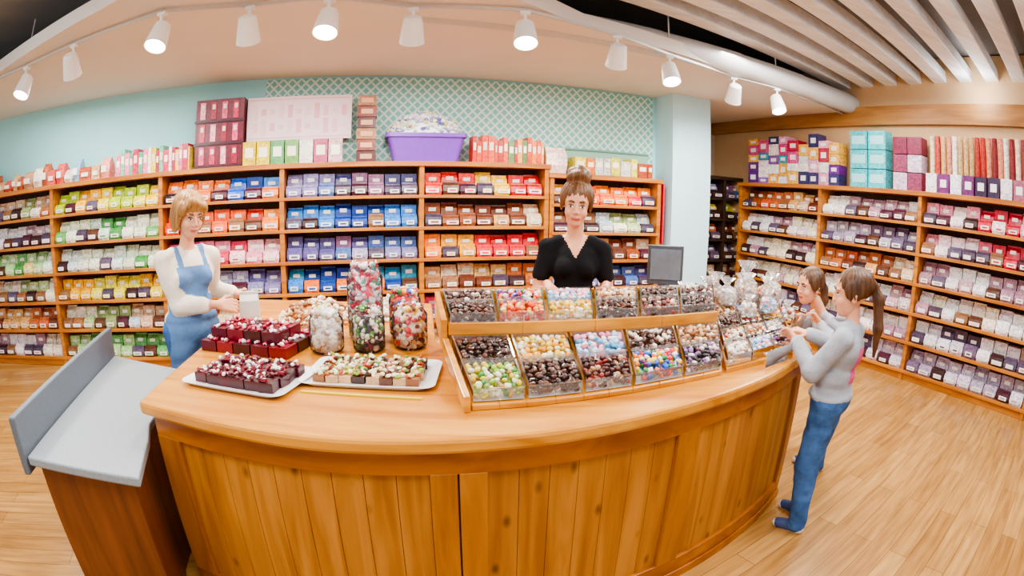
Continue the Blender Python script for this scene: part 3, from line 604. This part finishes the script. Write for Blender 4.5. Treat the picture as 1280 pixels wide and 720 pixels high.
# ---------------------------------------------------------------- track lights
LP=[(-3.99,2.74),(-3.24,2.71),(-2.27,2.69),(-1.70,2.95),(-1.17,3.04),(-.68,3.35),(.06,3.46),(.77,3.91),(1.31,4.31),(2.12,4.78),(2.71,4.95)]
rtt=empty("track_lighting"); q=MB()
tp=[(-6.0,2.6)]+LP+[(4.1,5.6)]
for i in range(len(tp)-1): rail(q,(*tp[i],2.965),(*tp[i+1],2.965),.022,.02)
for x,y in tp[1::2]: q.bb(x-.006,x+.006,y-.006,y+.006,2.98,3.4)
q.build("track",[M_track],parent=rtt)
for i,(x,y) in enumerate(LP):
    to=Vector((x*.2+nB.x*1.0,2.2,-3.0)) if i%2 else Vector((0.1,-.9,-2.2))
    to=to.normalized(); zax=-to; xa=Vector((0,0,1)).cross(zax).normalized(); ya=zax.cross(xa)
    R=Matrix((xa,ya,zax)).transposed()
    q=MB(); Rn=np.array(R); c=np.array([x,y,2.80])
    q.lathe(c,[(.001,.10),(.045,.10),(.062,.085),(.070,.03),(.082,-.07),(.086,-.09),(.078,-.09),(.070,-.05)],24,0,R=Rn)
    q.lathe(c,[(.074,-.062),(.001,-.062)],24,1,R=Rn)
    q.box((x,y,2.92),(.02,.02,.08),0); q.box((x,y,2.955),(.07,.04,.025),0)
    q.build("spot_can",[M_white,M_emit],parent=rtt,smooth=False)
    L=bpy.data.lights.new("spot_bulb",'SPOT'); L.energy=130; L.spot_size=math.radians(115); L.spot_blend=.8; L.shadow_soft_size=.07; L.color=(1,.93,.84)
    o=bpy.data.objects.new("spot_bulb",L); SC.collection.objects.link(o); o.matrix_world=Matrix.Translation(Vector((x,y,2.80))+to*.10)@R.to_4x4(); o.parent=rtt
def area(name,loc,rot,sx,sy,e,col=(1,.97,.93)):
    L=bpy.data.lights.new(name,'AREA'); L.shape='RECTANGLE'; L.size=sx; L.size_y=sy; L.energy=e; L.color=col
    o=bpy.data.objects.new(name,L); SC.collection.objects.link(o); o.location=loc; o.rotation_euler=rot; return o
area("ceiling_fill_light",(-1.5,.3,3.15),(0,0,0),5,1.5,165)  # these five area lights are added fill, not ceiling fixtures
area("ceiling_fill_light",(2.5,1.8,3.15),(0,0,0),3,1.5,135)
area("ceiling_fill_light",(-1.2,4.2,2.93),(0,0,.28),5,.3,80)
area("ceiling_fill_light",(2.9,4.2,3.15),(0,0,0),2,.8,85)
area("ceiling_fill_light",(-4.6,3.6,2.93),(0,0,.28),1.5,.3,35)
for x,y,e in ((-3.6,1.3,16),(2.6,1.9,16),(4.6,3.6,16)):
    L=bpy.data.lights.new("plenum_fill",'POINT'); L.energy=e; L.shadow_soft_size=.15; L.color=(.92,.96,1); o=bpy.data.objects.new("plenum_fill",L); SC.collection.objects.link(o); o.location=(x,y,3.12)  # added point fills to brighten slats and upper ceiling, no fixture there
w=bpy.data.worlds.new("world"); SC.world=w; w.use_nodes=True; w.node_tree.nodes["Background"].inputs[0].default_value=(.98,.98,1,1); w.node_tree.nodes["Background"].inputs[1].default_value=1.1
# ---------------------------------------------------------------- people
SK2=plain("skin_light","#e6a784",.42,noise=.06,nscale=30,sss=.15)
LIP=plain("lips","#b85e54",.35); EW=plain("eye_white","#efe9e2",.25); IR=plain("iris","#3e2a1c",.2); LASH=plain("lash","#5a3a2c",.6)
def brow(c): return plain("brow",c,.7)
def HMt(b): return [SK2,LIP,EW,IR,b,LASH]
def hairm(name,c1,c2): return wood(name,c1,c2,(30,30,3),.45,2.0,bump=.25)
H_blond=hairm("hair_blond","#80562c","#bc8e50"); H_brown=hairm("hair_brown","#4a2c18","#80542c"); H_kid=hairm("hair_kid","#38200f","#6a4324")
def cloth(name,c,noise=.1):
    m=plain(name,c,.85,spec=.2,noise=noise,nscale=9); nt=m.node_tree; b=nt.nodes["Principled BSDF"]; n=nt.nodes.new("ShaderNodeTexNoise"); n.inputs["Scale"].default_value=14; n.inputs["Detail"].default_value=4
    tc=nt.nodes.new("ShaderNodeTexCoord"); nt.links.new(tc.outputs["Object"],n.inputs["Vector"])
    bp=nt.nodes.new("ShaderNodeBump"); bp.inputs["Strength"].default_value=.5; bp.inputs["Distance"].default_value=.02; nt.links.new(n.outputs["Fac"],bp.inputs["Height"]); nt.links.new(bp.outputs["Normal"],b.inputs["Normal"]); return m
JEAN=cloth("denim","#44699e",noise=.35); BLK=cloth("black_cotton","#17171b"); CREAM=cloth("cream_cotton","#ebe0d0"); DENAP=cloth("apron_denim","#6488b8"); GREY=cloth("grey_fleece","#a6aab4"); PINK=cloth("pink_print","#e0608f"); SHOE=plain("sneaker","#3a4a78",.6); SOLE=plain("sole","#e8e8e8",.6); DKP=cloth("dark_trousers","#26262c"); KIDT=cloth("kid_top","#b8bcc6")
def body(name,loc,g,s,arms,armlab,fem=True,slim=1.,override=None,extra=[],mats=None,handcurl=.35,bend=0,legs=None,sleeve=1.,hs=1.,legw=1.,shw=1.,folds=.0035):
    rt=empty(name); yaw=facing(g); M=Matrix.Translation((*loc,0))@Rz(yaw)@Matrix.Scale(s,4); Mi=M.inverted()
    def T(x,y,z): return (x,y-bend*max(z-.95,0),z)
    p=[E(T(0,.01,.93),(.155*slim,.11*slim,.11),1),E(T(.07,.045,.90),(.075*slim,.075,.085),1),E(T(-.07,.045,.90),(.075*slim,.075,.085),1),
       E(T(0,0,1.08),(.118*slim,.088*slim,.14),2),E(T(0,.01,1.25),(.140*slim,.098*slim,.145),2),E(T(0,.0,1.0),(.14*slim,.1*slim,.06),2),
       C(T(-.09*shw,.012,1.372),T(-.145*shw,.01,1.345),.034,.036,2),C(T(.09*shw,.012,1.372),T(.145*shw,.01,1.345),.034,.036,2),C(T(-.09*shw,.012,1.372),T(.09*shw,.012,1.372),.036,.036,2),C(T(0,.02,1.36),T(0,-.01,1.50),.047,.043,0)]
    if fem: p+=[E(T(.060*slim,-.068*slim,1.235),(.052,.046,.052),2),E(T(-.060*slim,-.068*slim,1.235),(.052,.046,.052),2)]
    lg=legs or [((.085,0,.88),(.095,-.02,.48),(.095,.02,.08)),((-.085,0,.88),(-.095,-.02,.48),(-.095,.02,.08))]
    for h_,k_,a_ in lg:
        p+=[C(h_,k_,.082*slim,.058*legw,1),C(k_,a_,.058*legw,.046*legw,1),C((a_[0],a_[1]+.01,.045),(a_[0]*1.12,a_[1]-.13,.032),.040,.032,5),C((a_[0],a_[1]+.03,.028),(a_[0]*1.12,a_[1]-.15,.024),.03,.026,6)]
    hp=[]; R3=Matrix.Rotation(-yaw,3,'Z')
    for side,(tgt,pole,hf,hn) in arms.items():
        S=np.array(T(side*.152*shw,.01,1.335)); t=np.array(Mi@Vector(tgt))
        el,wr=ik(S,t,.27,.24,np.array(R3@Vector(pole)))
        la,lb=armlab
        if lb==0: mdl=S+(el-S)*.55; p+=[C(S,mdl,.048,.047,4),C(S,el,.040,.034,0)]
        else: p+=[C(S,el,.048*sleeve,.041*sleeve,4)]
        if lb==2: p+=[C(el,wr+(el-wr)*.06,.041*sleeve,.033*sleeve,4)]
        elif lb==3: md=el+(wr-el)*.62; p+=[C(el,md,.042*sleeve,.038*sleeve,4),C(el,wr,.034,.024,0)]
        else: p+=[C(el,wr,.035,.023,0)]
        hp+=hand(wr,np.array(R3@Vector(hf)),np.array(R3@Vector(hn)),side*(-1),handcurl,hs,0)
    p+=extra
    sdf_obj("body",p,.0075,.009,mats,M,rt,override,folds=folds)
    sdf_obj("hands",hp,.0032,.003,[mats[0]],M,rt)
    return rt,M,T
def hair_up():
    h=[E((0,.022,.05),(.077,.096,.078),0),E((.0,.03,.125),(.05,.05,.035),0)]
    for i in range(9):
        a=i*.7; h.append(E((.036*math.cos(a),.03+.036*math.sin(a),.142+.012*math.sin(i*2.1)),(.026,.026,.024),0))
    h.append(E((0,.03,.168),(.032,.032,.026),0)); h+= [E((.068,.004,.03),(.014,.045,.045),0),E((-.068,.004,.03),(.014,.045,.045),0),C((.072,-.03,.0),(.068,-.034,-.05),.004,.002,0),C((-.072,-.03,.0),(-.068,-.034,-.04),.004,.002,0)]
    return h
def hair_bob():
    h=[E((0,.022,.052),(.084,.102,.080),0),E((0,.07,-.01),(.076,.045,.085),0)]
    for s in (1,-1): h+=[E((s*.072,.025,-.005),(.020,.060,.080),0),E((s*.064,-.035,.045),(.022,.034,.040),0)]
    h+=[C((-.02,-.070,.092),(.050,-.070,.066),.017,.012,0),C((-.02,-.070,.092),(-.054,-.062,.055),.017,.012,0)]
    return h
def hair_pony(L=.3):
    h=[E((0,.024,.046),(.079,.096,.080),0),E((0,.105,.03),(.026,.026,.026),0)]
    h+=[C((0,.115,.03),(.0,.138,-.03),.020,.027,0),C((0,.138,-.03),(.01,.135,-.04-L*.5),.027,.026,0),C((.01,.135,-.04-L*.5),(0.015,.115,-.05-L),.026,.008,0)]
    for s in (1,-1): h+=[E((s*.068,.01,.02),(.014,.05,.045),0)]
    return h
g=(-.05,-1)
def ovC(Cc,lab):
    lab=lab.copy(); v=(lab==2)&(Cc[:,1]<-.02)&(Cc[:,2]>1.29)&(np.abs(Cc[:,0])<(Cc[:,2]-1.29)*.6); lab[v]=0; return lab
s=1.04; rt,M,T=body("shop_assistant",(.36,3.06),g,s,{1:((.51,2.82,1.20),(.30,.6,-1),(-.25,-.9,-.3),(0,-.1,-1)),-1:((.20,2.82,1.20),(-.30,.6,-1),(.25,-.9,-.3),(0,-.1,-1))},(2,0),
   mats=[SK2,DKP,BLK,BLK,BLK,SHOE,SOLE],override=ovC,handcurl=.3,slim=1.0,bend=.06)
put_head(rt,M@Vector(T(0,-.03,1.58)),facing((-.12,-1)),math.radians(12),math.radians(4),s*1.12,HMt(brow("#6a452a")),hair_up(),H_brown)
g=(.80,-.45)
def ovL(Cc,lab):
    lab=lab.copy(); x,y,z=Cc.T
    a=((lab==2)|(lab==1))&(y<.0)&(np.abs(x)<.18)&(z<1.12)&(z>.55)|((lab==2)&(y<-.03)&(np.abs(x)<.115)&(z<1.30)&(z>=1.10))
    st=(lab==2)&(np.abs(np.abs(x)-.085)<.017)&(z>=1.28)&(y<.05); lab[a|st]=3; return lab
s=1.02; rt,M,T=body("shop_assistant",(-1.93,2.66),g,s,{1:((-1.68,2.92,1.10),(-.6,.6,-1),(.9,-.25,-.1),(0,-.9,-.3)),-1:((-1.69,2.62,1.10),(-.7,-.4,-1),(.75,.55,-.15),(-.2,.8,-.5))},(2,3),
   mats=[SK2,JEAN,CREAM,DENAP,CREAM,SHOE,SOLE],override=ovL,handcurl=.45,slim=1.26,bend=.05,sleeve=1.25,shw=1.12)
put_head(rt,M@Vector(T(0,-.035,1.58)),facing((.85,-.50)),math.radians(16),0,s*1.14,HMt(brow("#7e5a36")),hair_bob(),H_blond)
q=MB(); q.bag(-1.55,2.78,CH,.12,.09,.20,0,lin("#cfccc8"),yaw=.4); q.build("paper_bag",[M_label])
g=(-.62,.78); s=.83
def ovK(Cc,lab):
    lab=lab.copy(); x,y,z=Cc.T; b_=(lab==2)&(y>.03)&(np.abs(x-.02)<.045)&(z>1.05)&(z<1.28); lab[b_]=3
    return lab
ex=[E((0,.085,1.345),(.105,.050,.075),2),C((-.10,.02,1.385),(-.03,-.07,1.395),.030,.026,2),C((.10,.02,1.385),(.03,-.07,1.395),.030,.026,2),C((-.09,.05,1.40),(.09,.05,1.40),.03,.03,2),E((0,.0,.965),(.185,.145,.04),2),E((0,.0,1.08),(.165,.135,.12),2)]
rt,M,T=body("child_in_grey_hoodie",(1.615,2.14),g,s,{1:((1.42,2.26,1.04),(.1,-.8,-.5),(-.2,.9,.35),(-.6,.1,-.2)),-1:((1.58,2.40,1.04),(.9,.3,-.6),(-.8,.4,.2),(-.3,.3,-1))},(2,2),
   mats=[SK2,JEAN,GREY,PINK,GREY,SHOE,SOLE],override=ovK,extra=ex,handcurl=.5,slim=1.2,bend=-.13,fem=False,sleeve=1.4,legw=1.36,
   legs=[((.075,0,.88),(.09,-.03,.48),(.10,.02,.08)),((-.075,0,.88),(-.10,-.06,.48),(-.12,-.05,.08))],hs=.95)
put_head(rt,M@Vector(T(0,-.04,1.575)),facing((-.85,.52)),math.radians(8),0,1.06,HMt(brow("#5a3e28")),hair_pony(.24),H_kid,True)
g=(-.97,.06); s=.77
rt,M,T=body("child",(2.06,2.77),g,s,{1:((1.82,2.64,1.04),(.2,-.6,-.8),(-.6,.4,.7),(-.8,.1,-.5)),-1:((1.82,2.88,1.03),(.5,.5,-.6),(-.9,-.1,.1),(0,0,-1))},(2,2),
   mats=[SK2,JEAN,KIDT,PINK,KIDT,SHOE,SOLE],handcurl=.6,slim=1.1,bend=.46,fem=False,sleeve=1.2)
put_head(rt,M@Vector(T(0,-.04,1.60)),facing((-.97,-.18)),math.radians(6),0,.98,HMt(brow("#5a3e28")),hair_pony(.12),H_kid,True)
# ---------------------------------------------------------------- camera
cam=bpy.data.cameras.new("camera");co=bpy.data.objects.new("camera",cam);SC.collection.objects.link(co)
cam.type='PANO';cam.panorama_type='FISHEYE_EQUISOLID';cam.sensor_width=36;cam.sensor_fit='HORIZONTAL'
cam.fisheye_lens=663.4*36/1280;cam.fisheye_fov=math.radians(180)
p,ro=.1693,.0165
fw=Vector((0,math.cos(p),-math.sin(p)));up=Vector((0,math.sin(p),math.cos(p)));rg=Vector((1,0,0))
R_=rg*math.cos(ro)+up*math.sin(ro); U_=-rg*math.sin(ro)+up*math.cos(ro)
co.matrix_world=Matrix(((R_.x,U_.x,-fw.x,0),(R_.y,U_.y,-fw.y,0),(R_.z,U_.z,-fw.z,1.672),(0,0,0,1)))
SC.camera=co
